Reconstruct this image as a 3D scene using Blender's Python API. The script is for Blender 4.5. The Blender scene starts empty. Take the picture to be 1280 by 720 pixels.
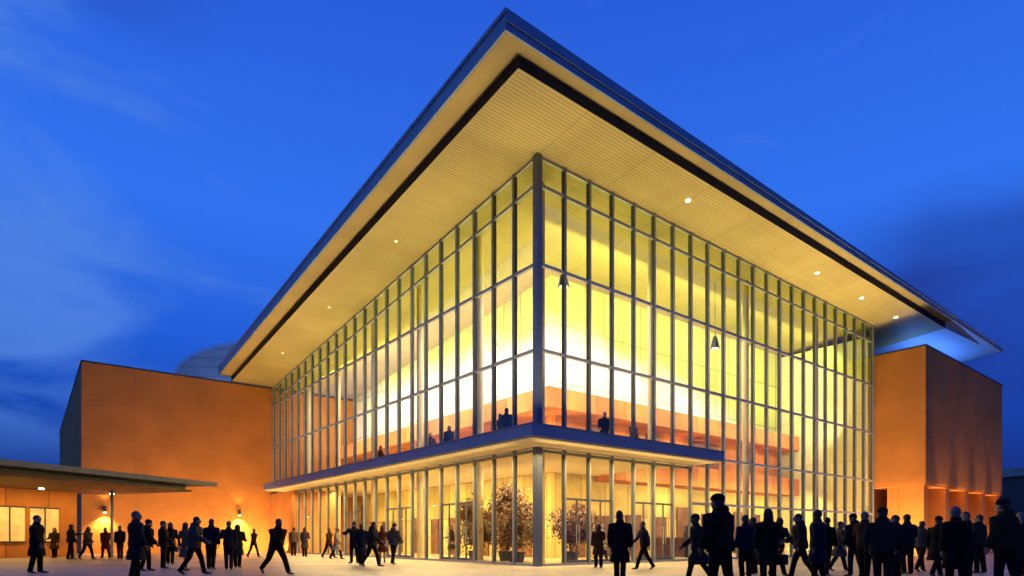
import bpy, bmesh, math, random
from mathutils import Vector, Matrix
random.seed(4)
S = bpy.context.scene; COL = S.collection
R = math.radians
S.view_settings.view_transform = 'Standard'; S.view_settings.look = 'None'; S.view_settings.exposure = 0

# ------------------------------------------------------------------ materials
def mat(name, col, rough=.6, metal=0., var=.15, scale=3., bump=0., emis=None, es=0., spec=.5):
    m = bpy.data.materials.new(name); m.use_nodes = True; nt = m.node_tree; N = nt.nodes; Lk = nt.links
    b = N['Principled BSDF']; b.inputs['Roughness'].default_value = rough; b.inputs['Metallic'].default_value = metal
    b.inputs['Specular IOR Level'].default_value = spec
    tc = N.new('ShaderNodeTexCoord'); no = N.new('ShaderNodeTexNoise'); no.inputs['Scale'].default_value = scale; no.inputs['Detail'].default_value = 6
    Lk.new(tc.outputs['Object'], no.inputs['Vector'])
    mr = N.new('ShaderNodeMapRange'); mr.inputs[1].default_value = .3; mr.inputs[2].default_value = .7
    mr.inputs[3].default_value = 1-var; mr.inputs[4].default_value = 1+var; Lk.new(no.outputs[0], mr.inputs[0])
    mx = N.new('ShaderNodeVectorMath'); mx.operation = 'SCALE'; mx.inputs[0].default_value = col[:3]
    Lk.new(mr.outputs[0], mx.inputs['Scale']); Lk.new(mx.outputs[0], b.inputs['Base Color'])
    if bump:
        bp = N.new('ShaderNodeBump'); bp.inputs['Strength'].default_value = bump; bp.inputs['Distance'].default_value = .02
        n2 = N.new('ShaderNodeTexNoise'); n2.inputs['Scale'].default_value = scale*12; Lk.new(tc.outputs['Object'], n2.inputs['Vector'])
        Lk.new(n2.outputs[0], bp.inputs['Height']); Lk.new(bp.outputs[0], b.inputs['Normal'])
    if emis:
        b.inputs['Emission Color'].default_value = (*emis, 1); b.inputs['Emission Strength'].default_value = es
    m['mx'] = mx.name
    return m
def joints(m, w, h, axis='xz', dark=.6, mortar=.01, c2=.86):
    """panel joints multiplied over the base colour"""
    nt = m.node_tree; N = nt.nodes; Lk = nt.links; b = N['Principled BSDF']
    src = b.inputs['Base Color'].links[0].from_socket
    tc = N.new('ShaderNodeTexCoord'); sp = N.new('ShaderNodeSeparateXYZ'); cb = N.new('ShaderNodeCombineXYZ')
    Lk.new(tc.outputs['Object'], sp.inputs[0])
    if axis == 'sum':
        ad = N.new('ShaderNodeMath'); ad.operation = 'ADD'; Lk.new(sp.outputs[0], ad.inputs[0]); Lk.new(sp.outputs[1], ad.inputs[1])
        Lk.new(ad.outputs[0], cb.inputs[0]); Lk.new(sp.outputs[2], cb.inputs[1])
    else:
        Lk.new(sp.outputs['xyz'.index(axis[0])], cb.inputs[0]); Lk.new(sp.outputs['xyz'.index(axis[1])], cb.inputs[1])
    br = N.new('ShaderNodeTexBrick'); br.offset = 0; br.inputs['Scale'].default_value = 1
    br.inputs['Brick Width'].default_value = w; br.inputs['Row Height'].default_value = h; br.inputs['Mortar Size'].default_value = mortar
    br.inputs['Color1'].default_value = (1,1,1,1); br.inputs['Color2'].default_value = (c2,c2,c2,1); br.inputs['Mortar'].default_value = (dark,dark,dark,1)
    Lk.new(cb.outputs[0], br.inputs['Vector'])
    mu = N.new('ShaderNodeVectorMath'); mu.operation = 'MULTIPLY'
    Lk.new(src, mu.inputs[0]); Lk.new(br.outputs[0], mu.inputs[1]); Lk.new(mu.outputs[0], b.inputs['Base Color'])
    return m
def glass(name, tint, rough=.02, hi=.55):
    m = bpy.data.materials.new(name); m.use_nodes = True; nt = m.node_tree; N = nt.nodes; Lk = nt.links
    N.remove(N['Principled BSDF']); out = N['Material Output']
    t = N.new('ShaderNodeBsdfTransparent'); t.inputs[0].default_value = (*tint, 1)
    g = N.new('ShaderNodeBsdfGlossy'); g.inputs['Roughness'].default_value = rough; g.inputs[0].default_value = (.9,.95,1,1)
    tc = N.new('ShaderNodeTexCoord'); no = N.new('ShaderNodeTexNoise'); no.inputs['Scale'].default_value = .8
    bp = N.new('ShaderNodeBump'); bp.inputs['Strength'].default_value = .05; bp.inputs['Distance'].default_value = .05
    Lk.new(tc.outputs['Object'], no.inputs['Vector']); Lk.new(no.outputs[0], bp.inputs['Height']); Lk.new(bp.outputs[0], g.inputs['Normal'])
    f = N.new('ShaderNodeLayerWeight'); f.inputs[0].default_value = .5
    pw = N.new('ShaderNodeMath'); pw.operation='POWER'; pw.inputs[1].default_value = 3.5; Lk.new(f.outputs['Facing'], pw.inputs[0])
    ma = N.new('ShaderNodeMath'); ma.operation='MULTIPLY_ADD'; ma.inputs[1].default_value = hi; ma.inputs[2].default_value = .06; Lk.new(pw.outputs[0], ma.inputs[0])
    mx = N.new('ShaderNodeMixShader'); Lk.new(ma.outputs[0], mx.inputs[0]); Lk.new(t.outputs[0], mx.inputs[1]); Lk.new(g.outputs[0], mx.inputs[2])
    Lk.new(mx.outputs[0], out.inputs[0]); return m

M = {}
M['silver'] = mat('silver_metal', (.31,.325,.33), .45, .3, .08)
M['post'] = mat('corner_post_metal', (.12,.15,.20), .4, .4, .08)
M['dark_metal'] = mat('dark_metal', (.045,.05,.06), .45, .5, .2)
M['frame'] = mat('frame_metal', (.085,.095,.11), .5, .3, .1)
M['fascia'] = mat('zinc_fascia', (.20,.27,.36), .5, .2, .12, .6)
M['roof_top'] = mat('roof_metal', (.2,.23,.27), .5, .5, .1)
M['slate'] = mat('slate_roof_metal', (.07,.085,.11), .5, .3, .15)
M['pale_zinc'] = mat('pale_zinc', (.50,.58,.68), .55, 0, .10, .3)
M['shadow_gap'] = mat('black_gap', (.012,.012,.012), .8, 0, .1)
M['glass'] = glass('clear_glass', (.95,.94,.88))
M['glass_green'] = glass('olive_tinted_glass', (.80,.90,.40))
M['orange'] = mat('orange_stucco', (.50,.175,.028), .85, 0, .16, .5, .3)
joints(M['orange'], 3.06, 2.54, 'sum', .80, .012, .93)
M['orange2'] = mat('orange_inner', (.62,.21,.035), .8, 0, .35, .5); joints(M['orange2'], 2.2, 9, 'sum', .5, .05, .6)
M['amber'] = mat('amber_wall', (.72,.53,.15), .8, 0, .35, .5); joints(M['amber'], 1.9, 2.3, 'sum', .45, .05, .6)
M['cream'] = mat('cream_wall', (.74,.72,.34), .8, 0, .10, .3); joints(M['cream'], 2.7, 3.2, 'sum', .7, .03)
M['cream2'] = mat('cream_ceiling', (.75,.64,.38), .8, 0, .06, .4)
M['floor'] = mat('lobby_floor', (.45,.37,.25), .25, 0, .1, 2)
M['wood'] = mat('brown_panel', (.15,.060,.022), .6, 0, .5, 1.5)
M['leaf'] = mat('indoor_leaf', (.10,.035,.012), .6, 0, .6, 3)
M['lamp'] = mat('lamp_glow', (1,.9,.7), .5, 0, 0, 1, 0, (1,.82,.5), 14)
M['lamp_soft'] = mat('lamp_soft', (1,.9,.7), .5, 0, 0, 1, 0, (1,.70,.28), 1.6)
M['lit_pane'] = mat('lit_pane', (.6,.4,.15), .5, 0, .6, 1.2, 0, (1,.58,.14), .4)
M['zinc'] = mat('zinc_cladding', (.24,.30,.38), .5, .2, .12, .2); joints(M['zinc'], 1.2, 60, 'yz', .6, .04)
M['concrete'] = mat('pale_concrete', (.36,.34,.30), .8, 0, .15, 1.5, .2)
M['paving'] = mat('plaza_paving', (.42,.35,.25), .40, 0, .3, .35, .25); joints(M['paving'], 1.5, 1.5, 'xy', .6, .02)
M['ground'] = mat('ground_asphalt', (.05,.05,.052), .85, 0, .25, .2, .2)
M['far'] = mat('far_building', (.10,.09,.09), .8, 0, .2, .4)
def soffit_mat():
    m = mat('wood_soffit', (.44,.345,.135), .6, 0, .18, .25)
    nt = m.node_tree; N = nt.nodes; Lk = nt.links; b = N['Principled BSDF']
    tc = N.new('ShaderNodeTexCoord')
    br = N.new('ShaderNodeTexBrick'); br.inputs['Scale'].default_value=1; br.offset=0; br.inputs['Brick Width'].default_value=3.6; br.inputs['Row Height'].default_value=.14
    br.inputs['Mortar Size'].default_value=.02; br.inputs['Mortar Smooth'].default_value=.5; br.inputs['Color1'].default_value=(1,1,1,1); br.inputs['Color2'].default_value=(.93,.92,.89,1); br.inputs['Mortar'].default_value=(.52,.48,.40,1)
    Lk.new(tc.outputs['Object'], br.inputs['Vector'])
    c = N.new('ShaderNodeVectorMath'); c.operation='MULTIPLY'
    Lk.new(N[m['mx']].outputs[0], c.inputs[0]); Lk.new(br.outputs[0], c.inputs[1])
    Lk.new(c.outputs[0], b.inputs['Base Color']); return m
M['soffit'] = soffit_mat()
M['eave'] = mat('eave_board', (.41,.30,.115), .7, 0, .14, .4); joints(M['eave'], 3.0, 50, 'xy', .8, .01)
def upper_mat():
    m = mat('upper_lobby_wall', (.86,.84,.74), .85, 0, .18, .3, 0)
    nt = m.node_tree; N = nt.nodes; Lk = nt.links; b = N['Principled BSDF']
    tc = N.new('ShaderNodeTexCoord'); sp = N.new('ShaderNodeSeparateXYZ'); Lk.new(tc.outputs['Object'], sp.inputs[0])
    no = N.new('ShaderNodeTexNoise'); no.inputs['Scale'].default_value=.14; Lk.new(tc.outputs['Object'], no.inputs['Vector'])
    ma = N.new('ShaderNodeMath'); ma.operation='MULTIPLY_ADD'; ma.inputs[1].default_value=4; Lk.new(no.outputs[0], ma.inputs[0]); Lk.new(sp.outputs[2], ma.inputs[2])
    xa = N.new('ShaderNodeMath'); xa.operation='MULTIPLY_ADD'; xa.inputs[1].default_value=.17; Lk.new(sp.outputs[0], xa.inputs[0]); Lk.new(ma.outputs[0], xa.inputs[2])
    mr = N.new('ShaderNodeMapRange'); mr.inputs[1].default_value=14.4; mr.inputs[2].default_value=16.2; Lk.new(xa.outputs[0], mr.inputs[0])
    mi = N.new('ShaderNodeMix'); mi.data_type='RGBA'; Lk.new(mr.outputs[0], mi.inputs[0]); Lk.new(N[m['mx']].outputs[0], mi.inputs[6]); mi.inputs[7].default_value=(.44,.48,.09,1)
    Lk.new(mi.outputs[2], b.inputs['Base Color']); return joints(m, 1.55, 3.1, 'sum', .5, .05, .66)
M['upper'] = upper_mat()

# ------------------------------------------------------------------ helpers
def obj(name, bm, m, parent=None, smooth=False):
    bmesh.ops.recalc_face_normals(bm, faces=bm.faces)
    me = bpy.data.meshes.new(name); bm.to_mesh(me); bm.free()
    for x in (m if isinstance(m, (list, tuple)) else [m]): me.materials.append(x)
    if smooth:
        for p in me.polygons: p.use_smooth = True
    o = bpy.data.objects.new(name, me); COL.objects.link(o)
    if parent: o.parent = parent
    return o
def thing(name, label, cat, loc=(0,0,0), rz=0, group=None):
    o = bpy.data.objects.new(name, None); COL.objects.link(o); o.location = loc; o.rotation_euler = (0,0,rz)
    o['label'] = label; o['category'] = cat
    if group: o['group'] = group
    return o
def box(bm, x0,x1,y0,y1,z0,z1):
    return hexa(bm, [(x0,y0,z0),(x1,y0,z0),(x1,y1,z0),(x0,y1,z0),(x0,y0,z1),(x1,y0,z1),(x1,y1,z1),(x0,y1,z1)])
def hexa(bm, p, mi=0):
    v = [bm.verts.new(q) for q in p]
    for f in ((0,3,2,1),(4,5,6,7),(0,1,5,4),(1,2,6,5),(2,3,7,6),(3,0,4,7)):
        bm.faces.new([v[i] for i in f]).material_index = mi
def boxes(*bs):
    bm = bmesh.new()
    for b in bs: box(bm, *b)
    return bm
def cyl(bm, x, y, z0, z1, r0, r1=None, n=20):
    r1 = r0 if r1 is None else r1
    a = [bm.verts.new((x+r0*math.cos(2*math.pi*i/n), y+r0*math.sin(2*math.pi*i/n), z0)) for i in range(n)]
    b = [bm.verts.new((x+r1*math.cos(2*math.pi*i/n), y+r1*math.sin(2*math.pi*i/n), z1)) for i in range(n)]
    for i in range(n): bm.faces.new((a[i],a[(i+1)%n],b[(i+1)%n],b[i]))
    bm.faces.new(a[::-1]); bm.faces.new(b)
def area(parent, loc, d, longax, sx, sy, e, col=(1,.72,.36), spread=180, name='lamp'):
    li = bpy.data.lights.new(name, 'AREA'); li.shape='RECTANGLE'; li.size=sx; li.size_y=sy; li.energy=e; li.color=col; li.spread=R(spread)
    o = bpy.data.objects.new(name, li); COL.objects.link(o); o.parent = parent
    z = -Vector(d).normalized(); x = Vector(longax); x = (x - x.dot(z)*z).normalized(); y = z.cross(x)
    mt = Matrix((x,y,z)).transposed().to_4x4(); mt.translation = Vector(loc); o.matrix_local = mt
    return o
def spot(parent, loc, d, e, ang=70, col=(1,.6,.25), r=.08):
    li = bpy.data.lights.new('lamp', 'SPOT'); li.energy=e; li.spot_size=R(ang); li.spot_blend=.8; li.color=col; li.shadow_soft_size=r
    o = bpy.data.objects.new('lamp', li); COL.objects.link(o); o.parent = parent
    o.location = loc; o.rotation_euler = Vector(d).to_track_quat('-Z','Y').to_euler()
    return o

# ------------------------------------------------------------------ camera
cam = bpy.data.cameras.new('camera'); co = bpy.data.objects.new('camera', cam); COL.objects.link(co); S.camera = co
cam.sensor_width = 36; cam.lens = 36*767/1280; cam.shift_y = (673-360)/1280; cam.clip_end = 3000; cam.clip_start=.1
co.location = (0,0,1.05); co.rotation_euler = (R(90),0,0)

# ------------------------------------------------------------------ sky
W = bpy.data.worlds.new('World'); S.world = W; W.use_nodes = True
N = W.node_tree.nodes; Lk = W.node_tree.links; bg = N['Background']
tc = N.new('ShaderNodeTexCoord'); sp = N.new('ShaderNodeSeparateXYZ'); Lk.new(tc.outputs['Generated'], sp.inputs[0])
cr = N.new('ShaderNodeValToRGB'); e = cr.color_ramp.elements
stops = [(0,(.003,.015,.09)),(.07,(.004,.026,.20)),(.16,(.008,.060,.42)),(.28,(.016,.110,.68)),(.44,(.032,.170,.86)),(.66,(.022,.11,.70)),(1,(.010,.05,.42))]
e[0].position=0; e[0].color=(*stops[0][1],1); e[1].position=1; e[1].color=(*stops[-1][1],1)
for p,c in stops[1:-1]:
    q = e.new(p); q.color=(*c,1)
Lk.new(sp.outputs[2], cr.inputs[0])
mp = N.new('ShaderNodeMapping'); mp.inputs['Scale'].default_value=(1.3,1.3,4.2); mp.inputs['Location'].default_value=(.35,0,.2); Lk.new(tc.outputs['Generated'], mp.inputs[0])
no = N.new('ShaderNodeTexNoise'); no.inputs['Scale'].default_value=1.2; no.inputs['Detail'].default_value=5; no.inputs['Roughness'].default_value=.45; Lk.new(mp.outputs[0], no.inputs[0])
xr = N.new('ShaderNodeMapRange'); xr.inputs[1].default_value=.28; xr.inputs[2].default_value=.52; xr.inputs[3].default_value=-.20; xr.inputs[4].default_value=.36; Lk.new(sp.outputs[0], xr.inputs[0])
zr = N.new('ShaderNodeMapRange'); zr.inputs[1].default_value=.52; zr.inputs[2].default_value=.38; zr.inputs[3].default_value=0; zr.inputs[4].default_value=1; Lk.new(sp.outputs[2], zr.inputs[0])
mm = N.new('ShaderNodeMath'); mm.operation='MULTIPLY'; Lk.new(xr.outputs[0], mm.inputs[0]); Lk.new(zr.outputs[0], mm.inputs[1])
sb = N.new('ShaderNodeMath'); sb.operation='ADD'; Lk.new(no.outputs[0], sb.inputs[0]); Lk.new(mm.outputs[0], sb.inputs[1])
dr = N.new('ShaderNodeMapRange'); dr.interpolation_type='SMOOTHSTEP'; dr.inputs[1].default_value=.56; dr.inputs[2].default_value=.92; dr.inputs[3].default_value=0; dr.inputs[4].default_value=.85; Lk.new(sb.outputs[0], dr.inputs[0])
mi = N.new('ShaderNodeMix'); mi.data_type='RGBA'; Lk.new(dr.outputs[0], mi.inputs[0]); Lk.new(cr.outputs[0], mi.inputs[6]); mi.inputs[7].default_value=(.014,.030,.24,1)
n2 = N.new('ShaderNodeTexNoise'); n2.inputs['Scale'].default_value=2.6; n2.inputs['Detail'].default_value=7; n2.inputs['Distortion'].default_value=.8; n2.inputs['Roughness'].default_value=.55
m2 = N.new('ShaderNodeMapping'); m2.inputs['Scale'].default_value=(1,1,3.4); m2.inputs['Rotation'].default_value=(0,.25,0); m2.inputs['Location'].default_value=(3,1,.4); Lk.new(tc.outputs['Generated'], m2.inputs[0]); Lk.new(m2.outputs[0], n2.inputs[0])
lx = N.new('ShaderNodeMapRange'); lx.inputs[1].default_value=-.26; lx.inputs[2].default_value=-.58; lx.inputs[3].default_value=-.08; lx.inputs[4].default_value=.22; Lk.new(sp.outputs[0], lx.inputs[0])
la = N.new('ShaderNodeMath'); la.operation='ADD'; Lk.new(n2.outputs[0], la.inputs[0]); Lk.new(lx.outputs[0], la.inputs[1])
wr = N.new('ShaderNodeMapRange'); wr.interpolation_type='SMOOTHSTEP'; wr.inputs[1].default_value=.50; wr.inputs[2].default_value=.80; wr.inputs[3].default_value=0; wr.inputs[4].default_value=.66; Lk.new(la.outputs[0], wr.inputs[0])
wz = N.new('ShaderNodeMapRange'); wz.inputs[1].default_value=.08; wz.inputs[2].default_value=.20; wz.inputs[3].default_value=0; wz.inputs[4].default_value=1; Lk.new(sp.outputs[2], wz.inputs[0])
wm = N.new('ShaderNodeMath'); wm.operation='MULTIPLY'; Lk.new(wr.outputs[0], wm.inputs[0]); Lk.new(wz.outputs[0], wm.inputs[1])
mj = N.new('ShaderNodeMix'); mj.data_type='RGBA'; Lk.new(wm.outputs[0], mj.inputs[0]); Lk.new(mi.outputs[2], mj.inputs[6]); mj.inputs[7].default_value=(.10,.26,.76,1)
Lk.new(mj.outputs[2], bg.inputs[0]); bg.inputs[1].default_value = 1.0

# ------------------------------------------------------------------ ground
bm = bmesh.new(); vs=[bm.verts.new((900*math.cos(a*math.pi/32),900*math.sin(a*math.pi/32),-.004)) for a in range(64)]; bm.faces.new(vs)
g = obj('ground', bm, M['ground']); g['kind']='structure'
bm = bmesh.new(); vs=[bm.verts.new(p) for p in ((-75,-20,0),(75,-20,0),(75,90,0),(-75,90,0))]; bm.faces.new(vs)
g = obj('pavement', bm, M['paving']); g['kind']='structure'

# ------------------------------------------------------------------ concert hall
CX,CY = .96,23.; TH = math.atan2(.6195,.785)
def w(x,y,z=0): return (CX+x*math.cos(TH)-y*math.sin(TH), CY+x*math.sin(TH)+y*math.cos(TH), z)
SL=.084; Z0=15.4
def P(y): return Z0-SL*y
H = thing('concert_hall', 'glass fronted concert hall lit gold inside under a huge overhanging roof', 'building', (CX,CY,0), TH)
XE=29.7; YE=31.3; NR=22; NL=23; WR=XE/NR; WL=YE/NL
def mapR(t,o,z): return (t,-o,z)
def mapL(t,o,z): return (-o,t,z)
def beam(bm, f, t0,t1,o0,o1,zb0,zt0,zb1=None,zt1=None, mi=0):
    zb1 = zb0 if zb1 is None else zb1; zt1 = zt0 if zt1 is None else zt1
    hexa(bm, [f(t0,o0,zb0),f(t1,o0,zb1),f(t1,o1,zb1),f(t0,o1,zb0),f(t0,o0,zt0),f(t1,o0,zt1),f(t1,o1,zt1),f(t0,o1,zt0)], mi)
ZC=4.93
def bay(f, t0, t1, rows, name='window_bay', door=False):
    j=.03; bm = bmesh.new()
    for k,zf in enumerate(rows):
        top = (k==len(rows)-1); h=.06
        za,zb = zf(t0+j), zf(t1-j)
        lo,hi = (-.11,0) if top else ((0,.10) if k==0 else (-h,h))
        beam(bm, f, t0+.032, t1-.032, -.05, .075, za+lo, za+hi, zb+lo, zb+hi, 1)
    for a,b in ((t0+.034,t0+.078),(t1-.078,t1-.034)):
        beam(bm, f, a, b, -.055, .045, rows[0](a)+.101, rows[-1](a)-.112, rows[0](b)+.101, rows[-1](b)-.112, 0)
    fr = obj(name, bm, [M['frame'],M['silver']], H)
    bm = bmesh.new(); a,b=t0+.075,t1-.075
    for k in range(len(rows)-1):
        lo,hi=rows[k],rows[k+1]
        v=[bm.verts.new(f(a,0,lo(a)+.03)),bm.verts.new(f(b,0,lo(b)+.03)),bm.verts.new(f(b,0,hi(b)-.03)),bm.verts.new(f(a,0,hi(a)-.03))]
        bm.faces.new(v).material_index = 1 if (k>=len(rows)-3 and len(rows)>3) else 0
    obj('pane', bm, [M['glass'], M['glass_green']], fr)
    if door:
        bm=bmesh.new()
        beam(bm,f,t0+.09,t1-.09,-.03,.04,2.55,2.63); beam(bm,f,(t0+t1)/2-.02,(t0+t1)/2+.02,-.03,.04,.2,2.549)
        beam(bm,f,t0+.09,t1-.09,-.03,.04,.101,.20)
        d=obj('door', bm, M['frame'], H)
        bm=bmesh.new()
        for s in (-.09,.07): beam(bm,f,(t0+t1)/2+s,(t0+t1)/2+s+.02,.07,.10,.8,1.6); 
        for s in (-.09,.07):
            for z in (.85,1.53): beam(bm,f,(t0+t1)/2+s+.004,(t0+t1)/2+s+.016,.041,.071,z,z+.02)
        obj('handle', bm, M['silver'], d)
c = lambda v: (lambda t: v)
upR=[c(ZC),c(8.14),c(11.35),c(14.3),c(Z0)]
for i in range(NR):
    t0,t1=i*WR,(i+1)*WR
    if i<7:
        bay(mapR,t0,t1,upR); bay(mapR,t0,t1,[c(0),c(4.4)],'entrance_bay',door=(i in (1,2,4,5)))
    else: bay(mapR,t0,t1,[c(0),c(2.7)]+upR)
upL=[c(ZC),c(8.14),c(11.35),lambda t:14.3-SL*t,lambda t:P(t)]
NLOW=19
for i in range(NL):
    t0,t1=i*WL,(i+1)*WL
    bay(mapL,t0,t1,upL)
    if i<NLOW: bay(mapL,t0,t1,[c(0),c(4.4)],'entrance_bay',door=(i in (3,4,7,8,11,12)))
for i in range(1,NR+1):
    bm=bmesh.new(); t=i*WR
    beam(bm,mapR,t-.028,t+.028,-.09,.13, ZC if i<=7 else 0, Z0+.02)
    if i<=7: beam(bm,mapR,t-.028,t+.028,-.09,.11, 0, 4.49)
    obj('mullion',bm,M['silver'],H)
for i in range(1,NL+1):
    bm=bmesh.new(); t=i*WL
    beam(bm,mapL,t-.028,t+.028,-.09,.13, ZC, P(t)+.02)
    if i<=NLOW: beam(bm,mapL,t-.028,t+.028,-.09,.11, 0, 4.49)
    obj('mullion',bm,M['silver'],H)
obj('corner_post', boxes((-.14,.12,-.14,.12,0,4.49),(-.14,.12,-.14,.12,ZC,Z0+.01)), M['post'], H)
for (x,y) in [(1.2,1.2)]+[(i*WR*3,1.2) for i in (2,4,6)]+[(1.2,i*WL*4) for i in (1,2,3,4,5)]:
    bm=bmesh.new(); cyl(bm,x,y,.03,P(y)-.01,.17); obj('column',bm,M['cream2'],H,True)
# canopy
XC=9.45; YC=27.9
def poly(bm,pts,z0,z1):
    a=[bm.verts.new((x,y,z0)) for x,y in pts]; b=[bm.verts.new((x,y,z1)) for x,y in pts]; n=len(pts)
    bm.faces.new(a[::-1]); bm.faces.new(b)
    for i in range(n): bm.faces.new((a[i],a[(i+1)%n],b[(i+1)%n],b[i]))
bm=bmesh.new(); poly(bm,[(-1.8,-1.8),(XC,-1.8),(XC,-.21),(-.21,-.21),(-.21,YC),(-1.8,YC)],4.50,4.88); cn=obj('canopy',bm,M['fascia'],H)
bm=bmesh.new(); poly(bm,[(-1.7,-1.7),(XC-.1,-1.7),(XC-.1,-.22),(-.22,-.22),(-.22,YC-.1),(-1.7,YC-.1)],4.45,4.497); obj('canopy_underside',bm,M['cream2'],cn)
bm=bmesh.new(); poly(bm,[(-1.83,-1.83),(XC+.03,-1.83),(XC+.03,-1.6),(-1.6,-1.6),(-1.6,YC+.03),(-1.83,YC+.03)],4.883,4.94); obj('canopy_trim',bm,M['roof_top'],cn)
# roof
def slabpts(x0,x1,y0,y1,dz0,dz1,dz1b=None):
    dz1b = dz1 if dz1b is None else dz1b
    return [(x0,y0,P(y0)+dz0),(x1,y0,P(y0)+dz0),(x1,y1,P(y1)+dz0),(x0,y1,P(y1)+dz0),(x0,y0,P(y0)+dz1),(x1,y0,P(y0)+dz1b),(x1,y1,P(y1)+dz1b),(x0,y1,P(y1)+dz1)]
bm=bmesh.new(); hexa(bm,slabpts(-3.88,46.48,-3.08,31.6,.43,.90,.58)); RF=obj('roof',bm,M['roof_top'],H)
bm=bmesh.new(); hexa(bm,slabpts(-3.07,35,-2.66,31.5,.0,.40)); 
o=obj('soffit',bm,[M['soffit'],M['shadow_gap']],RF)
for p in o.data.polygons:
    if abs(p.normal.z)<.5: p.material_index=1
bm=bmesh.new(); hexa(bm,slabpts(-3.86,35,-3.06,31.58,.402,.428)); obj('eave_board',bm,M['eave'],RF)
bm=bmesh.new(); hexa(bm,slabpts(35.003,46.46,-3.06,31.58,.402,.428)); obj('end_eave_board',bm,M['pale_zinc'],RF)
bm=bmesh.new(); hexa(bm,[(35.003,-2.66,P(-2.66)),(42.6,-2.66,P(-2.66)+.37),(42.6,31.5,P(31.5)+.37),(35.003,31.5,P(31.5)),(35.003,-2.66,P(-2.66)+.4),(42.6,-2.66,P(-2.66)+.4),(42.6,31.5,P(31.5)+.4),(35.003,31.5,P(31.5)+.4)]); obj('end_soffit',bm,M['pale_zinc'],RF)
bm=bmesh.new()
hexa(bm,slabpts(-3.95,-3.885,-3.15,31.62,.38,.98)); hexa(bm,slabpts(-3.884,46.55,-3.15,-3.085,.38,.98,.62)); hexa(bm,slabpts(46.485,46.55,-3.084,31.62,.38,.62))
obj('fascia',bm,M['fascia'],RF)
bm=bmesh.new(); hexa(bm,slabpts(-4.0,-3.95-.001,-3.2,31.64,.88,.99)); hexa(bm,slabpts(-3.949,46.6,-3.2,-3.151,.62,.99,.64)); obj('gutter_trim',bm,M['zinc'],RF)
for x in (7.2,18.8,24.4,29.6):
    bm=bmesh.new(); cyl(bm,x,-1.5,P(-1.5)-.03,P(-1.5)+.005,.10); obj('downlight',bm,M['lamp'],RF)
for y in (8,16,24):
    bm=bmesh.new(); cyl(bm,-1.7,y,P(y)-.03,P(y)+.01,.07); obj('downlight',bm,M['lamp_soft'],RF)
# lobby floors, walls
bm=bmesh.new(); poly(bm,[(.1,.1),(XE-.05,.1),(XE-.05,6.5),(6.5,6.5),(6.5,YE-.05),(.1,YE-.05)],.006,.03); obj('lobby_floor',bm,M['floor'],H)
bm=bmesh.new(); poly(bm,[(.22,.22),(XC+.2,.22),(XC+.2,6.35),(6.35,6.35),(6.35,YE-.1),(.22,YE-.1)],4.50,4.9); obj('upper_floor',bm,M['cream2'],H)
bm=bmesh.new(); poly(bm,[(4.9,4.9),(XE-.1,4.9),(XE-.1,6.38),(6.38,6.38),(6.38,YE-.1),(4.9,YE-.1)],7.5,7.75); gal=obj('gallery',bm,M['orange2'],H)
bm=bmesh.new(); box(bm,4.9,XE-.1,4.92,4.97,7.751,8.5); box(bm,4.92,4.97,4.971,YE-.1,7.751,8.5); obj('parapet',bm,M['orange2'],gal)
bm=bmesh.new(); poly(bm,[(9.7,4.9),(XE-.1,4.9),(XE-.1,6.38),(9.7,6.38)],4.2,4.5); g2=obj('gallery',bm,M['orange2'],H)
obj('parapet',boxes((9.7,XE-.1,4.92,4.97,4.501,5.4)),M['orange2'],g2)
bm=bmesh.new()
ZU=7.6
hexa(bm,[(6.5,6.5,ZU),(XE,6.5,ZU),(XE,7,ZU),(6.5,7,ZU),(6.5,6.5,P(6.5)),(XE,6.5,P(6.5)),(XE,7,P(7)),(6.5,7,P(7))])
hexa(bm,[(6.5,7.001,ZU),(7,7.001,ZU),(7,YE,ZU),(6.5,YE,ZU),(6.5,7.001,P(7)),(7,7.001,P(7)),(7,YE,P(YE)),(6.5,YE,P(YE))])
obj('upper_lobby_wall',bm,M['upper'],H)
obj('middle_lobby_wall',boxes((6.4,XE,6.4,7,4.505,ZU-.002),(6.4,7,7.001,YE,4.505,ZU-.002)),M['orange2'],H)
obj('lower_lobby_wall',boxes((6.49,XE,6.49,7,.03,4.497),(6.49,7,7.001,YE,.03,4.497)),M['amber'],H)
obj('end_wall',boxes((XE-.04,XE+.2,.22,6.4,0,14.7)),M['cream'],H)
rd=random.Random(9)
x=8.
while x<28:
    ww=rd.uniform(.5,1.4); hh=rd.uniform(2.3,3.9); obj('wall_panel',boxes((x,x+ww,6.38,6.485,.04,hh)),M['wood'],H); x+=ww+rd.uniform(.7,1.8)
y=8.
while y<29:
    ww=rd.uniform(.5,1.4); hh=rd.uniform(2.3,3.9); obj('wall_panel',boxes((6.38,6.485,y,y+ww,.04,hh)),M['wood'],H); y+=ww+rd.uniform(.8,2.)
for (x0,x1) in ((9,11),(14,15.2),(18.5,21.5),(25,26)):
    obj('wall_panel',boxes((x0,x1,6.3,6.399,5.0,7.3)),M['wood'],H)
for (y0,y1) in ((9,10.5),(14,17),(21,22.2),(25,27.5)):
    obj('wall_panel',boxes((6.3,6.399,y0,y1,5.0,7.3)),M['wood'],H)
obj('reception_desk',boxes((9.8,14,3.2,3.9,.031,1.1)),M['wood'],H)
obj('clerestory',boxes((XE+.25,46,4,4.2,13.2,14.9)),M['pale_zinc'],H)
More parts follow.
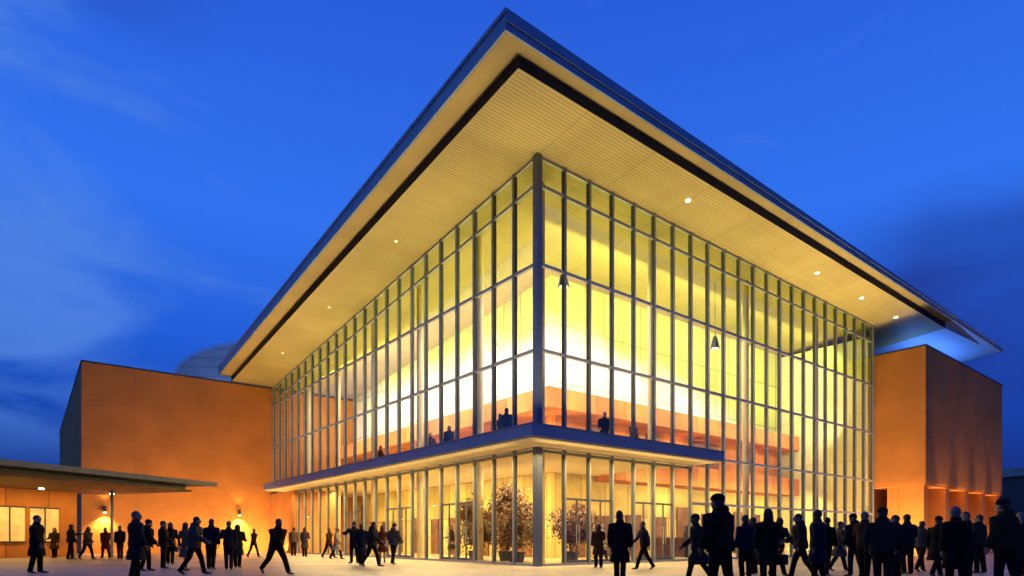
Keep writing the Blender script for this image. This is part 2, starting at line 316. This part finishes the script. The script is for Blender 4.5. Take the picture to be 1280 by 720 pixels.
def loft(bm, cs, rs, n=12):
    rings=[]; m=len(cs); cs=[Vector(q) for q in cs]
    for i in range(m):
        T=(cs[min(i+1,m-1)]-cs[max(i-1,0)]).normalized(); A=Vector((1,0,0))
        if abs(T.x)>.9: A=Vector((0,1,0))
        A=(A-A.dot(T)*T).normalized(); B=T.cross(A); r=rs[i]; ra,rb=(r if isinstance(r,tuple) else (r,r))
        rings.append([bm.verts.new(cs[i]+A*ra*math.cos(2*math.pi*k/n)+B*rb*math.sin(2*math.pi*k/n)) for k in range(n)])
    for a_,b_ in zip(rings,rings[1:]):
        for k in range(n): bm.faces.new((a_[k],a_[(k+1)%n],b_[(k+1)%n],b_[k]))
    bm.faces.new(rings[0][::-1]); bm.faces.new(rings[-1])
# potted shrubs near the corner (things of their own)
def indoor_shrub(x,y,h,lab,seed):
    rr=random.Random(seed); t=thing('indoor_shrub',lab,'plant',w(x,y,.031),0,'potted shrubs in the lobby')
    bm=bmesh.new(); cyl(bm,0,0,0,.45,.30,.40); obj('pot',bm,M['dark_metal'],t)
    bm=bmesh.new(); cyl(bm,0,0,.43,h*.45,.05,.035,8)
    tips=[]
    for k in range(14):
        a=rr.uniform(0,6.28); z0=rr.uniform(.45,h*.42); q=Vector((math.cos(a)*rr.uniform(.2,.75),math.sin(a)*rr.uniform(.2,.75),rr.uniform(.9,h-.3))); tips.append(q)
        loft(bm,[Vector((0,0,z0)),q*.5+Vector((0,0,z0*.5+.05)),q],[.025,.018,.01],6)
    obj('stem',bm,M['wood'],t)
    bm=bmesh.new()
    for k in range(3600):
        cpt=rr.choice(tips); p=cpt+Vector((rr.gauss(0,.24),rr.gauss(0,.24),rr.gauss(0,.22))); s=rr.uniform(.05,.12)
        d1=Vector((rr.gauss(0,1),rr.gauss(0,1),rr.gauss(0,1))).normalized(); d2=d1.orthogonal().normalized()
        bm.faces.new([bm.verts.new(p+d1*s),bm.verts.new(p+d2*s*.45),bm.verts.new(p-d1*s),bm.verts.new(p-d2*s*.45)])
    obj('foliage',bm,M['leaf'],t)
indoor_shrub(1.3,2.9,3.0,'reddish brown potted shrub inside, nearest one left of the corner post',1)
indoor_shrub(2.1,4.6,3.4,'reddish brown potted shrub inside, second one left of the corner post',2)
indoor_shrub(1.6,6.3,2.7,'reddish brown potted shrub inside, third one left of the corner post',5)
indoor_shrub(4.0,2.4,2.4,'reddish brown potted shrub inside the ground floor, right of the corner post',3)
# lamps in the lobby, plus unseen strips added under the canopy
YW=(1,.86,.57)
area(H,(16,2.4,14.6),(0,.75,-.66),(1,0,0),26,.5,2300,YW)
area(H,(2.4,17,13.2),(.75,0,-.66),(0,1,0),26,.5,2200,(1,.90,.68))
area(H,(16,2.0,8.2),(0,.85,.6),(1,0,0),26,.2,1150,(1,.94,.78))
area(H,(2.0,17,8.2),(.85,0,.6),(0,1,0),26,.2,1200,(1,.96,.84))
area(H,(16,1.6,5.1),(0,.9,.35),(1,0,0),26,.3,480,(1,.72,.36),120)
area(H,(1.6,17,5.1),(.9,0,.35),(0,1,0),26,.3,480,(1,.72,.36),120)
area(H,(5,2.6,4.4),(0,.2,-1),(1,0,0),8,.3,720,(1,.74,.30))
area(H,(20,3.3,4.1),(0,.5,-.8),(1,0,0),18,.3,1050,(1,.76,.34))
area(H,(2.6,14,4.4),(.2,0,-1),(0,1,0),24,.3,2600,(1,.76,.32))
area(H,(4,-.9,4.40),(0,-.25,-1),(1,0,0),10,.06,700,(1,.70,.26))  # added strip outside the glass, warms the paving below the canopy
area(H,(-.9,13,4.40),(-.25,0,-1),(0,1,0),26,.06,1500,(1,.70,.26))  # same added strip along the left hand paving
# uplights on the canopy wash the soffit
area(H,(3.6,-1.2,5.0),(0,-.08,1),(1,0,0),11,.2,380,(1,.78,.36),110)
area(H,(-1.2,13,5.0),(-.08,0,1),(0,1,0),28,.2,760,(1,.78,.36),110)
area(H,(25,-.9,.1),(0,-.12,1),(1,0,0),28,.2,1400,(1,.78,.36),70)
area(H,(40,-.4,13.6),(0,-.2,1),(1,0,0),11,.3,300,(.10,.28,1))

# ------------------------------------------------------------------ wings
LWg = thing('side_wing','blank orange stucco wing left of the glass hall, lit from the ground','building',w(0,YE),TH)
obj('wall',boxes((-12.25,7,.06,35,0,12.6)),M['orange'],LWg)
obj('parapet',boxes((-12.29,7,.02,35.04,12.601,12.70)),M['dark_metal'],LWg)
obj('low_wall',boxes((-.32,3,-5.4,.058,0,4.44)),M['orange'],LWg)
area(LWg,(-5,-4,.25),(0,.7,.8),(1,0,0),11,.3,720,(1,.66,.28))
area(LWg,(-1.9,-1.8,.2),(.3,.7,.6),(1,0,0),2.5,.3,230,(1,.70,.28))
RWg = thing('side_wing','orange stucco wing at the right end of the glass hall, raised over lit piers','building',w(XE,0),TH)
obj('wall',boxes((.06,16.8,-3.15,.85,4.6,13.3),(.3,16.8,.851,14,0,13.2)),M['orange'],RWg)
obj('parapet',boxes((.02,16.84,-3.19,.89,13.301,13.40)),M['dark_metal'],RWg)
obj('soffit_band',boxes((.1,16.76,-3.1,.2,4.45,4.598)),M['orange'],RWg)
obj('recessed_wall',boxes((.4,16.6,-1.6,-.8,0,4.448)),M['orange'],RWg)
for x in (.2,4.2,8.2,12.2,16.0):
    obj('pier',boxes((x,x+.7,-3.0,-1.603,0,4.449)),M['orange'],RWg)
for x in (1.6,5.6,9.6,13.6):
    d=obj('door',boxes((x,x+1.8,-1.68,-1.603,0,2.5)),M['dark_metal'],RWg); obj('handle',boxes((x+.82,x+.86,-1.74,-1.681,.9,1.5)),M['silver'],d)
UP=('nearest the glass','second from the glass','third from the glass','farthest from the glass')
for k,x in enumerate((3.2,7.2,11.2,15.2)):
    spot(RWg,(x,-3.75,.2),(0,.08,1),2000,36,(1,.56,.18))
    spot(RWg,(x,-3.85,.2),(0,.7,1),330,100,(1,.58,.22))
    t=thing('uplight','round uplight at the foot of the right orange wing, '+UP[k],'lamp',w(XE+x,-3.85,0),TH,'uplights along the right wing')
    bm=bmesh.new(); cyl(bm,0,0,.002,.12,.16,.13); obj('housing',bm,M['dark_metal'],t); bm=bmesh.new(); cyl(bm,0,0,.121,.13,.1); obj('lens',bm,M['lamp_soft'],t)
area(RWg,(-2.2,-3.0,.3),(.8,.15,.8),(0,1,0),3,.3,560,(1,.62,.26))
area(RWg,(9,-7,.2),(0,.8,.8),(1,0,0),14,.3,130,(1,.58,.18))  # unseen warm fill added to offset blue ambient on the wing face
for k,(x,lab) in enumerate(((-11.0,'small wall lamp glowing on the orange wing near its left corner'),(-2.6,'small wall lamp glowing on the orange wing beside the canopy end'))):
    t=thing('wall_light',lab,'lamp',w(x,YE,3.0),TH,'wall lamps on the left wing')
    obj('bracket',boxes((-.06,.06,-.14,.05,-.06,.06)),M['dark_metal'],t)
    bm=bmesh.new(); cyl(bm,0,-.24,-.22,.22,.11); obj('shade',bm,M['dark_metal'],t)
    bm=bmesh.new(); cyl(bm,0,-.24,-.26,-.221,.09); obj('bulb',bm,M['lamp'],t)
    spot(t,(0,-.30,-.3),(0,.15,-1),1100,110,(1,.62,.22)); spot(t,(0,-.30,.3),(0,.15,1),90,80,(1,.62,.22))

# fly tower
FT = thing('fly_tower','grey metal clad stage tower with a curved top behind the left wing','building',(-27.6,78,0),R(6))
bm=bmesh.new(); prof=[(-12,0),(-12,19.6)]+[(-12*math.cos(a*math.pi/24),19.6+4.6*math.sin(a*math.pi/24)) for a in range(1,24)]+[(12,19.6),(12,0)]
fr=[bm.verts.new((x,-6,z)) for x,z in prof]; bk=[bm.verts.new((x,14,z)) for x,z in prof]; n=len(prof)
bm.faces.new(fr); bm.faces.new(bk[::-1])
for i in range(n): bm.faces.new((fr[i],fr[(i+1)%n],bk[(i+1)%n],bk[i]))
tm=mat('tower_cladding',(.45,.50,.55),.6,0,.12,.4); joints(tm,40,1.1,'xz',.55,.05,.9)
obj('shell',bm,tm,FT)
bm=bmesh.new()
q=[(-(12.1)*math.cos(a*math.pi/24),19.6+(4.7)*math.sin(a*math.pi/24)) for a in range(0,25)]
for i in range(24):
    (x0,z0),(x1,z1)=q[i],q[i+1]
    hexa(bm,[(x0,-6.15,z0),(x1,-6.15,z1),(x1,-6.01,z1),(x0,-6.01,z0),(x0,-6.15,z0+.15),(x1,-6.15,z1+.15),(x1,-6.01,z1+.15),(x0,-6.01,z0+.15)])
obj('rib',bm,M['pale_zinc'],FT)
area(FT,(-2,-15,14.),(0,.8,.6),(1,0,0),14,.4,420,(.55,.72,1))  # unseen floodlight added to brighten the tower against the sky

# walkway
a=math.atan2(.948,.319)
WK=thing('covered_walkway','low flat roofed walkway with lit ceiling at the left edge of the plaza','walkway',(-20.8,24.9,0),a)
rf=obj('roof',boxes((-9,11.3,0,8.6,4.08,4.24)),M['slate'],WK)
obj('fascia',boxes((-9.05,11.35,-.06,-.002,4.05,4.29)),M['slate'],rf)
obj('ceiling',boxes((-8.9,10.6,1.0,8.5,3.72,3.84)),M['wood'],rf)
obj('spacer',boxes((-8.8,10.4,1.3,8.4,3.841,4.079)),M['dark_metal'],rf)
obj('back_wall',boxes((-9,9.0,8.0,8.3,0,3.72)),M['orange2'],WK)
for x in (-7.5,-1.5,8.5):
    bm=bmesh.new(); cyl(bm,x,4.6,0,3.72,.08); obj('column',bm,M['silver'],WK,True)
for x in (-6,-2,2,6,10):
    bm=bmesh.new(); cyl(bm,x,6.5,3.66,3.719,.12); obj('ceiling_lamp',bm,M['lamp'],WK)
for k,x in enumerate((-8,-6.2,-4.4,-2.6,-.8,1,2.8,4.6,6.4)): 
    o=obj('window',boxes((x,x+1.5,7.93,7.998,.1 if k%3==0 else .9,2.7)),M['lit_pane'],WK)
    obj('frame',boxes((x-.06,x+1.56,7.90,7.929,2.7,2.78),(x-.06,x+1.56,7.90,7.929,.82,.9),(x+.72,x+.78,7.90,7.929,.901,2.699)),M['dark_metal'],o)
area(WK,(1,6.0,3.6),(0,.2,-1),(1,0,0),16,.2,380,(1,.66,.24))

# far building right
FB=thing('distant_building','dark low block beyond the right wing at the edge of the photo','building',(52,62,0),R(20))
obj('wall',boxes((0,22,0,12,0,7.4)),M['far'],FB); obj('parapet',boxes((-.3,22.3,-.3,12.3,7.401,8.2)),M['concrete'],FB)
for k in range(6): obj('window',boxes((1.5+k*3.4,3.3+k*3.4,-.06,-.003,3.8,5.6)),M['lamp_soft'] if k in (1,4) else M['dark_metal'],FB)

# pendants in the lobby
for (x,y,z,lab) in ((3.2,2.0,12.3,'dark cone hanging near the corner behind upper glass'),(14.8,2.2,11.9,'dark cone hanging mid way along the right hand glass')):
    t=thing('pendant_lamp','pendant lamp, '+lab,'lamp',w(x,y,z),TH,'pendant lamps in the lobby')
    bm=bmesh.new(); cyl(bm,0,0,.3,P(y)-z-.01,.015,n=8); obj('rod',bm,M['dark_metal'],t)
    bm=bmesh.new(); cyl(bm,0,0,-.35,.3,.26,.1); obj('shade',bm,M['dark_metal'],t)
    bm=bmesh.new(); cyl(bm,0,0,-.38,-.351,.2); obj('bulb',bm,M['lamp_soft'],t)

# ------------------------------------------------------------------ people
def ball(bm, ctr, r, n=12):
    cs=[]; rs=[]
    for i in range(n+1):
        t=-math.cos(math.pi*i/n); t=max(-.995,min(.995,t)); cs.append((ctr[0],ctr[1],ctr[2]+r[2]*t)); q=math.sqrt(1-t*t); rs.append((r[0]*q,r[1]*q))
    loft(bm,cs,rs,14)
def solid(bm, vox, sm=4):
    bmesh.ops.recalc_face_normals(bm,faces=bm.faces)
    me=bpy.data.meshes.new('t'); bm.to_mesh(me); bm.free(); o=bpy.data.objects.new('t',me); COL.objects.link(o)
    r=o.modifiers.new('r','REMESH'); r.mode='VOXEL'; r.voxel_size=vox; r.use_smooth_shade=True
    s=o.modifiers.new('s','SMOOTH'); s.iterations=sm; s.factor=.5
    dg=bpy.context.evaluated_depsgraph_get(); me2=bpy.data.meshes.new_from_object(o.evaluated_get(dg))
    bpy.data.objects.remove(o); return me2
PM={}
def cloth(name,c): PM[name]=mat('cloth_'+name,c,.95,0,.25,8,.1,spec=.1)
for n_,c_ in dict(black=(.010,.008,.006),navy=(.010,.011,.020),charcoal=(.018,.016,.014),brown=(.035,.019,.010),grey=(.045,.041,.036),tan=(.12,.072,.035),wine=(.05,.010,.010),cream=(.25,.21,.16),green=(.016,.024,.014)).items(): cloth(n_,c_)
SK=[mat('skin_light',(.30,.165,.10),.6,0,.05),mat('skin_mid',(.20,.105,.065),.6,0,.05),mat('skin_dark',(.08,.04,.025),.6,0,.05)]
HR=[mat('hair_dark',(.012,.008,.005),.7,0,.3,30),mat('hair_brown',(.035,.018,.009),.7,0,.3,30),mat('hair_grey',(.10,.09,.08),.7,0,.3,30)]
SHM=mat('shoe_leather',(.012,.010,.008),.4,0,.1); EYE=mat('eye_dark',(.02,.015,.01),.2,0,0)
def proto(legs=((4,4),(-3,2)), arms=((4,12,7),(-2,10,7)), top='jacket', female=False, longhair=False, lean=0, bulk=0., turn=0, hood=False, hat=False):
    sh=.165 if female else .18; hip=.085
    def leg(side,a,k):
        h=Vector((side*hip,0,.90)); a,k=R(a),R(k)
        kn=h+Vector((-side*.008,-math.sin(a),-math.cos(a)))*.42; an=kn+Vector((-side*.01,-math.sin(a-k),-math.cos(a-k)))*.41
        f=Vector((side*.15,-1,-max(0,math.sin(k-a))*.9 - .1)).normalized()
        return h,kn,an,f
    LG=[leg(1,*legs[0]),leg(-1,*legs[1])]
    low=min(min(l[2].z-.075, (l[2]+l[3]*.17).z-.03) for l in LG); dz=-low
    LG=[tuple(v+Vector((0,0,dz)) if i<3 else v for i,v in enumerate(l)) for l in LG]
    ln=math.tan(R(lean)); 
    def T(x,y,z): return Vector((x,y-(z-.9)*ln,z+dz))
    def arm(side,s,e,ab):
        s,e,ab=R(s),R(e),R(ab); S0=T(side*sh,0,1.385)
        d=Vector((side*math.sin(ab),-math.sin(s)*math.cos(ab),-math.cos(s)*math.cos(ab))); el=S0+d*.29
        d2=Vector((-side*math.sin(ab)*.6*(e/1.0),-math.sin(s+e),-math.cos(s+e))).normalized(); wr=el+d2*.25
        return S0,el,wr,d2
    AR=[arm(1,*arms[0]),arm(-1,*arms[1])]
    k=.93 if female else 1.
    tors=[(.80,.13,.10),(.90,.155,.115),(1.0,.145 if not female else .125,.105),(1.1,.14 if not female else .115,.10),(1.2,.15*k,.11),(1.3,.165*k,.115),(1.37,.155*k,.10),(1.42,.105,.08)]
    def torso(bm,z0,z1,g,flare=0):
        q=[t for t in tors if z0-.01<=t[0]<=z1+.01]; cs=[T(0,0,t[0]) for t in q]; rs=[(t[1]+g,t[2]+g) for t in q]
        if z0<.79:
            ex=[z0+(.78-z0)*i/3 for i in range(3)]
            cs=[T(0,0,z) for z in ex]+cs; rs=[(.155+g+flare*(.8-z),.125+g+flare*(.8-z)+(.06 if abs(legs[0][0]-legs[1][0])>25 else 0)) for z in ex]+rs
        loft(bm,cs,rs,16)
    bm=bmesh.new(); torso(bm,.8,1.43,-.01)
    loft(bm,[T(0,0.01,1.36),T(0,.008,1.45),T(0,-.0,1.55)],[.08,.068,.066])
    hc=T(0,-.018,1.582)
    RT=Matrix.Rotation(R(turn),4,'Z')
    def hd(v): return hc+RT@Vector(v)
    ball(bm,hd((0,.008,.012)),(.074,.093,.108)); ball(bm,hd((0,-.028,-.055)),(.056,.060,.062))
    loft(bm,[hd((0,-.075,.02)),hd((0,-.106,-.018)),hd((0,-.085,-.03))],[.009,.016,.012],8)
    for s in(-1,1): ball(bm,hd((s*.077,.01,-.005)),(.012,.02,.032),8)
    loft(bm,[hd((-.022,-.080,-.058)),hd((0,-.091,-.058)),hd((.022,-.080,-.058))],[.006,.011,.006],8)
    for S0,el,wr,d in AR:
        loft(bm,[S0,S0.lerp(el,.5),el,el.lerp(wr,.35),wr],[.05,.045,.036,.037,.025]); 
        loft(bm,[wr,wr+d*.03,wr+d*.08,wr+d*.10],[(.018,.026),(.017,.036),(.015,.040),(.012,.034)],10)
    for h,kn,an,f in LG:
        loft(bm,[h,h.lerp(kn,.4),kn,kn.lerp(an,.3),an],[.082,.074,.052,.052,.034]); loft(bm,[an+Vector((0,.03,-.03)),an+f*.12+Vector((0,0,-.035))],[.035,.03])
    body=solid(bm,.0125,3)
    bm=bmesh.new(); bm.from_mesh(body)
    for si,(S0,el,wr,d) in zip((1,-1),AR):
        F=Vector((0,-1,0)); F=(F-F.dot(d)*d).normalized()
        for q,(off,ln_) in enumerate(((-.028,.06),(-.010,.068),(.010,.072),(.028,.065))):
            b=wr+d*.088+F*off; e1=b+d*ln_*.5+Vector((-si*.008,0,0)); e2=e1+(d*.9+Vector((-si*.55,0,0))).normalized()*ln_*.5
            loft(bm,[b,e1,e2],[.0095,.0085,.006],6)
        b=wr+d*.035+F*.025; loft(bm,[b,b+(d*.6+F*.7).normalized()*.032,b+(d*.6+F*.7).normalized()*.03+d*.032],[.012,.010,.007],6)
    bm.to_mesh(body); bm.free()
    for p in body.polygons: p.use_smooth=True
    out={'person':(body,'skin')}
    bm=bmesh.new(); z0={'jacket':.80,'coat':.50,'dress':.48}[top]
    torso(bm,z0,1.43,(.022 if top!='dress' else .008)+bulk,{'jacket':0,'coat':.09,'dress':.22}[top])
    loft(bm,[T(0,.0,1.35),T(0,.0,1.42),T(0,.008,1.505)],[(.135,.095),(.10,.09),(.078,.082)])
    if hood: ball(bm,T(0,.075,1.47),(.115,.075,.075))
    for S0,el,wr,d in AR:
        g=(.016 if top!='dress' else .006)+bulk*.6
        loft(bm,[S0+Vector((0,0,.0)),S0.lerp(el,.5),el,el.lerp(wr,.5),wr+d*.01],[.056+g,.046+g,.040+g,.037+g,.030+g])
        ball(bm,S0+Vector((0,0,-.015)),(.054+g*.5,.058+g*.5,.05),8)
    out[top]=(solid(bm,.016,4),'top')
    if top!='dress':
        bm=bmesh.new(); loft(bm,[T(0,0,.80),T(0,0,.9),T(0,0,1.0)],[(.15,.115),(.165,.125),(.15,.115)])
        for h,kn,an,f in LG:
            loft(bm,[h+Vector((0,0,.02)),h.lerp(kn,.4),kn,kn.lerp(an,.4),an+Vector((0,0,-.02))],[.098,.090,.072,.066,.062])
        out['trousers']=(solid(bm,.016,3),'leg')
    for q,(h,kn,an,f) in enumerate(LG):
        bm=bmesh.new(); loft(bm,[an+Vector((0,.035,.0))-f*.02,an+Vector((0,.0,-.028)),an+f*.06+Vector((0,0,-.035)),an+f*.14+Vector((0,0,-.043)),an+f*.19+Vector((0,0,-.05))],[(.034,.04),(.042,.045),(.044,.038),(.046,.028),(.03,.018)],12)
        out['shoe%d'%q]=(solid(bm,.012,2),'shoe')
    bm=bmesh.new(); ball(bm,hd((0,.022,.028)),(.083,.095,.104)); ball(bm,hd((0,.045,-.03)),(.070,.055,.075))
    if longhair: loft(bm,[hc+Vector((0,.035,.04)),hc+Vector((0,.045,-.06)),hc+Vector((0,.05,-.16)),hc+Vector((0,.055,-.23))],[(.088,.065),(.098,.058),(.105,.045),(.075,.025)],14)
    hm=solid(bm,.013,2); out['hair']=(hm,'hair')
    if hat:
        bm=bmesh.new(); ball(bm,hd((0,.015,.070)),(.092,.104,.078)); loft(bm,[hd((0,.012,.030)),hd((0,.012,.070))],[(.096,.110),(.094,.106)],16); out['hat']=(solid(bm,.013,2),'top')
    bm=bmesh.new()
    for s in(-1,1): ball(bm,hd((s*.030,-.083,.006)),(.012,.008,.007),6)
    me=bpy.data.meshes.new('eyes'); bmesh.ops.recalc_face_normals(bm,faces=bm.faces); bm.to_mesh(me); bm.free(); out['eyes']=(me,'eye')
    return out
PR=dict(
 stand=proto(((3,4),(-4,3)),((6,16,6),(-4,18,8)),bulk=.01,turn=30),
 stand2=proto(((8,14),(-2,0)),((-8,42,16),(5,50,14)),bulk=.02,turn=-25),
 walk=proto(((24,6),(-20,14)),((-20,16,6),(22,26,6)),lean=4),
 stride=proto(((36,10),(-30,22)),((-30,20,8),(34,40,8)),lean=10,bulk=.02),
 coat=proto(((3,3),(-3,3)),((2,20,6),(10,70,8)),'coat',True,True,bulk=.012),
 coatwalk=proto(((17,5),(-15,14)),((-14,14,6),(15,24,6)),'coat',True,False,lean=3,bulk=.01),
 dress=proto(((12,5),(-9,10)),((-10,14,8),(8,70,8)),'dress',True,True),
 phone=proto(((5,4),(-4,3)),((20,115,14),(0,12,7)),'jacket',bulk=.015),
 talk=proto(((10,8),(-6,4)),((45,55,22),(5,20,8)),'jacket',bulk=.02,turn=40,lean=2),
 parka=proto(((7,6),(-9,8)),((-6,35,12),(8,30,12)),'jacket',bulk=.045,hood=True,hat=True,lean=3),
 parkawalk=proto(((20,8),(-16,18)),((-16,35,12),(18,45,12)),'jacket',True,bulk=.04,hood=True,lean=5,turn=20),
 mancoat=proto(((6,5),(-6,5)),((-3,16,8),(4,20,8)),'coat',bulk=.025,turn=-35),
 mancoatwalk=proto(((20,6),(-18,16)),((-18,18,8),(18,30,8)),'coat',lean=4,bulk=.02,hat=True))
def person(loc, pr, face, sc, top, leg, label, group):
    pa=PR[pr]; root=bpy.data.objects.new('person',pa['person'][0]); COL.objects.link(root)
    wd=random.uniform(1.0,1.14)
    root.location=loc; root.rotation_euler=(0,0,R(face)); root.scale=(sc*wd,sc*wd,sc)
    root['label']=label; root['category']='person'; root['group']=group
    pick={'skin':random.choice(SK),'hair':random.choice(HR[:2]+HR),'top':PM[top],'leg':PM[leg],'shoe':SHM,'eye':EYE}
    for k,(me,role) in pa.items():
        if not me.materials: me.materials.append(pick[role])
        if k=='person': o=root
        else:
            o=bpy.data.objects.new('shoe' if k.startswith('shoe') else k, me); COL.objects.link(o); o.parent=root
        o.material_slots[0].link='OBJECT'; o.material_slots[0].material=pick[role]
    return root
G1='people crossing the plaza'; G2='people inside the lobby'
LIST=[
 (12,33,'parka',200,.97,'navy','black','small figure in navy at the extreme left under the walkway roof'),
 (46,18.6,'mancoat',130,1.04,'black','black','tall figure in a long black coat at the far left of the plaza'),
 (68,33,'coat',10,.97,'brown','black','small figure in a brown coat just right of the tall far-left figure'),
 (88,31,'talk',150,1.0,'charcoal','black','small figure in charcoal holding a forearm out, left of first wall lamp'),
 (109,31,'parkawalk',100,1.0,'grey','navy','small walker in a grey jacket left of the first wall lamp'),
 (132,33,'coatwalk',250,.97,'wine','black','small figure in a wine red coat below the first wall lamp'),
 (150,31,'stand',30,1.0,'black','charcoal','small figure in black standing right of the first wall lamp'),
 (170,15.4,'mancoat',160,1.04,'charcoal','black','large figure in a long dark coat, biggest of the left crowd'),
 (184,20,'parka',140,.98,'black','black','figure in black partly hidden behind the large coated one, left crowd'),
 (204,21.5,'stand2',140,1.0,'brown','black','figure in a brown jacket right behind the large coated one'),
 (213,25,'coat',200,.96,'black','black','long haired figure in a black coat, middle of the left crowd'),
 (232,20,'dress',160,.96,'tan','black','figure in a tan dress, left of a close pair before the orange wall'),
 (243,18.0,'parkawalk',80,1.0,'grey','black','walker in a grey jacket, right of the close pair before the orange wall'),
 (264,21,'stand',190,1.0,'navy','black','figure in a navy jacket just right of the close pair'),
 (286,20.5,'phone',215,1.0,'charcoal','navy','figure raising one forearm, left of the second wall lamp'),
 (297,22,'coat',170,.95,'green','black','figure in a dark green coat beside the one raising a forearm'),
 (317,34,'walk',90,.98,'black','black','small walker in black directly below the second wall lamp'),
 (345,18.2,'stride',75,1.05,'black','black','figure taking a long stride to the right, alone below the canopy end'),
 (367,37,'stand',180,.98,'tan','charcoal','small figure in a tan jacket at the foot of the low orange wall'),
 (381,35,'coat',180,.96,'grey','black','small figure in a grey coat where the ground floor glass begins'),
 (411,33,'walk',60,1.0,'brown','black','walker in brown, left of two passing the left hand entrance glass'),
 (421,31,'coatwalk',80,.96,'cream','black','walker in a cream coat, right of two passing the left hand entrance glass'),
 (443,26,'talk',240,1.0,'black','black','figure in black with one forearm out at the left of the entrance cluster'),
 (452,24,'mancoat',200,1.0,'navy','black','figure in a long navy coat in the entrance cluster'),
 (465,23,'parkawalk',80,1.0,'charcoal','black','walker in charcoal in the middle of the entrance cluster'),
 (478,27,'dress',210,.96,'wine','black','figure in a wine red dress in the entrance cluster'),
 (492,25,'parka',150,1.0,'grey','black','figure in a grey hooded jacket at the right of the entrance cluster'),
 (748,22,'coat',190,.95,'brown','black','small long haired figure in brown close to the glass right of the corner post'),
 (775,14.2,'mancoat',175,1.04,'black','charcoal','lone tall figure in a long black coat before the glass right of the corner'),
 (805,21,'walk',270,1.0,'navy','black','small walker in navy to the right of the lone tall figure'),
 (872,14.2,'mancoatwalk',240,.98,'charcoal','black','coated walker in a hat just left of the biggest silhouette'),
 (900,9.9,'parka',190,1.02,'black','black','biggest silhouette of the plaza, bulky black jacket, seen from behind'),
 (932,14.5,'stand2',200,.98,'navy','black','figure in navy with bent arms left of the end of the canopy'),
 (941,18,'coat',250,.97,'brown','black','long haired figure in brown half behind the navy one with bent arms'),
 (960,12.8,'coat',160,.98,'black','black','long haired figure in a black coat with a handbag, right crowd'),
 (973,17,'walk',120,1.0,'charcoal','black','walker in charcoal just behind the long haired figure with a handbag'),
 (1001,15.5,'parkawalk',265,.97,'charcoal','black','walker in a charcoal jacket left of the middle of the right crowd'),
 (1022,13.8,'mancoat',220,.98,'navy','black','figure in a long navy coat in the middle of the right crowd'),
 (1033,17.5,'talk',100,1.0,'black','black','figure in black with one forearm out right of the long navy coat'),
 (1049,20,'coatwalk',70,.98,'grey','black','walker in a grey coat right of the middle of the right crowd'),
 (1068,17,'parka',200,.98,'black','navy','figure in a black hooded jacket below the right end of the glass'),
 (1081,15.5,'phone',130,.98,'brown','black','figure in brown raising a forearm below the right end of the glass'),
 (1103,11.8,'parka',150,1.0,'charcoal','black','large figure in a charcoal jacket in front of the right wing corner'),
 (1119,14.8,'coat',230,.97,'wine','black','long haired figure in a wine red coat near the right wing corner'),
 (1134,18,'stand2',210,1.0,'navy','black','figure in navy with bent arms just right of the wine red coat'),
 (1151,19.5,'parkawalk',100,1.0,'grey','black','walker in grey below the corner edge of the right wing'),
 (1172,16.5,'mancoatwalk',100,1.0,'black','black','coated walker in black left of the large figure by the piers'),
 (1195,11.4,'mancoat',200,1.0,'black','black','large figure in a long black coat in front of the lit piers'),
 (1209,14.5,'talk',270,1.0,'charcoal','black','figure in charcoal with forearm out touching the large one by the piers'),
 (1224,18.5,'stand',200,1.0,'green','black','figure in a dark green jacket right of the large one by the piers'),
 (1257,10.8,'parka',215,1.02,'brown','black','large figure in a brown jacket near the right edge of the photo'),
 (1277,14.5,'coat',200,1.0,'charcoal','black','long haired figure in charcoal cut off by the right edge of the photo'),
]
for px,d,pr,face,sc,top,leg,lab in LIST:
    person(((px-640)/767*d,d,.001),pr,face+random.uniform(-22,22),sc*random.uniform(.95,1.04),top,leg,lab,G1)
IN=[
 ('L',3.2,1.0,4.901,'stand',150,'black','person in black standing upstairs, first one left of the corner post'),
 ('L',4.3,1.5,4.901,'mancoat',90,'charcoal','person in a long charcoal coat standing upstairs, second one left of the corner post'),
 ('L',8.2,1.3,4.901,'coat',200,'navy','long haired person in navy upstairs behind the left hand glass'),
 ('L',10.5,1.6,4.901,'stand2',30,'brown','person in brown with bent arms upstairs in the middle of the left hand glass'),
 ('L',16.0,1.4,4.901,'walk',120,'black','person walking upstairs toward the far end of the left hand glass'),
 ('R',4.9,1.2,4.901,'stand2',0,'black','person in black with bent arms upstairs right of the corner'),
 ('R',7.5,1.8,4.901,'coat',40,'wine','long haired person in wine red upstairs near the canopy end'),
 ('R',6.2,2.6,.031,'coatwalk',60,'cream','person in a cream coat walking inside the ground floor lobby'),
 ('R',12.5,2.4,.031,'stand',90,'grey','person in a grey jacket standing inside beyond the canopy end'),
 ('L',9.4,2.2,.031,'dress',300,'black','person in a black dress inside the ground floor left of the corner'),
]
for sd,t,ins,z,pr,face,top,lab in IN:
    person(w(*( (t,ins) if sd=='R' else (ins,t) ),z),pr,face,1.0,top,'black',lab,G2)
for px,d,lab in ((213,25,'black handbag hanging at the side of the long haired black coat, left crowd'),(960,12.8,'black handbag hanging beside the long haired figure under the canopy end')):
    t=thing('handbag',lab,'bag',((px-640)/767*d+.27,d,.50),R(15))
    bm=boxes((-.06,.06,-.15,.15,0,.22)); bmesh.ops.bevel(bm,geom=list(bm.edges),offset=.025,segments=2); obj('pouch',bm,SHM,t)
    bm=bmesh.new(); loft(bm,[(.0,-.10,.2),(.0,-.08,.3),(0,0,.35),(0,.08,.3),(0,.10,.2)],[.008]*5,8); obj('strap',bm,SHM,t)
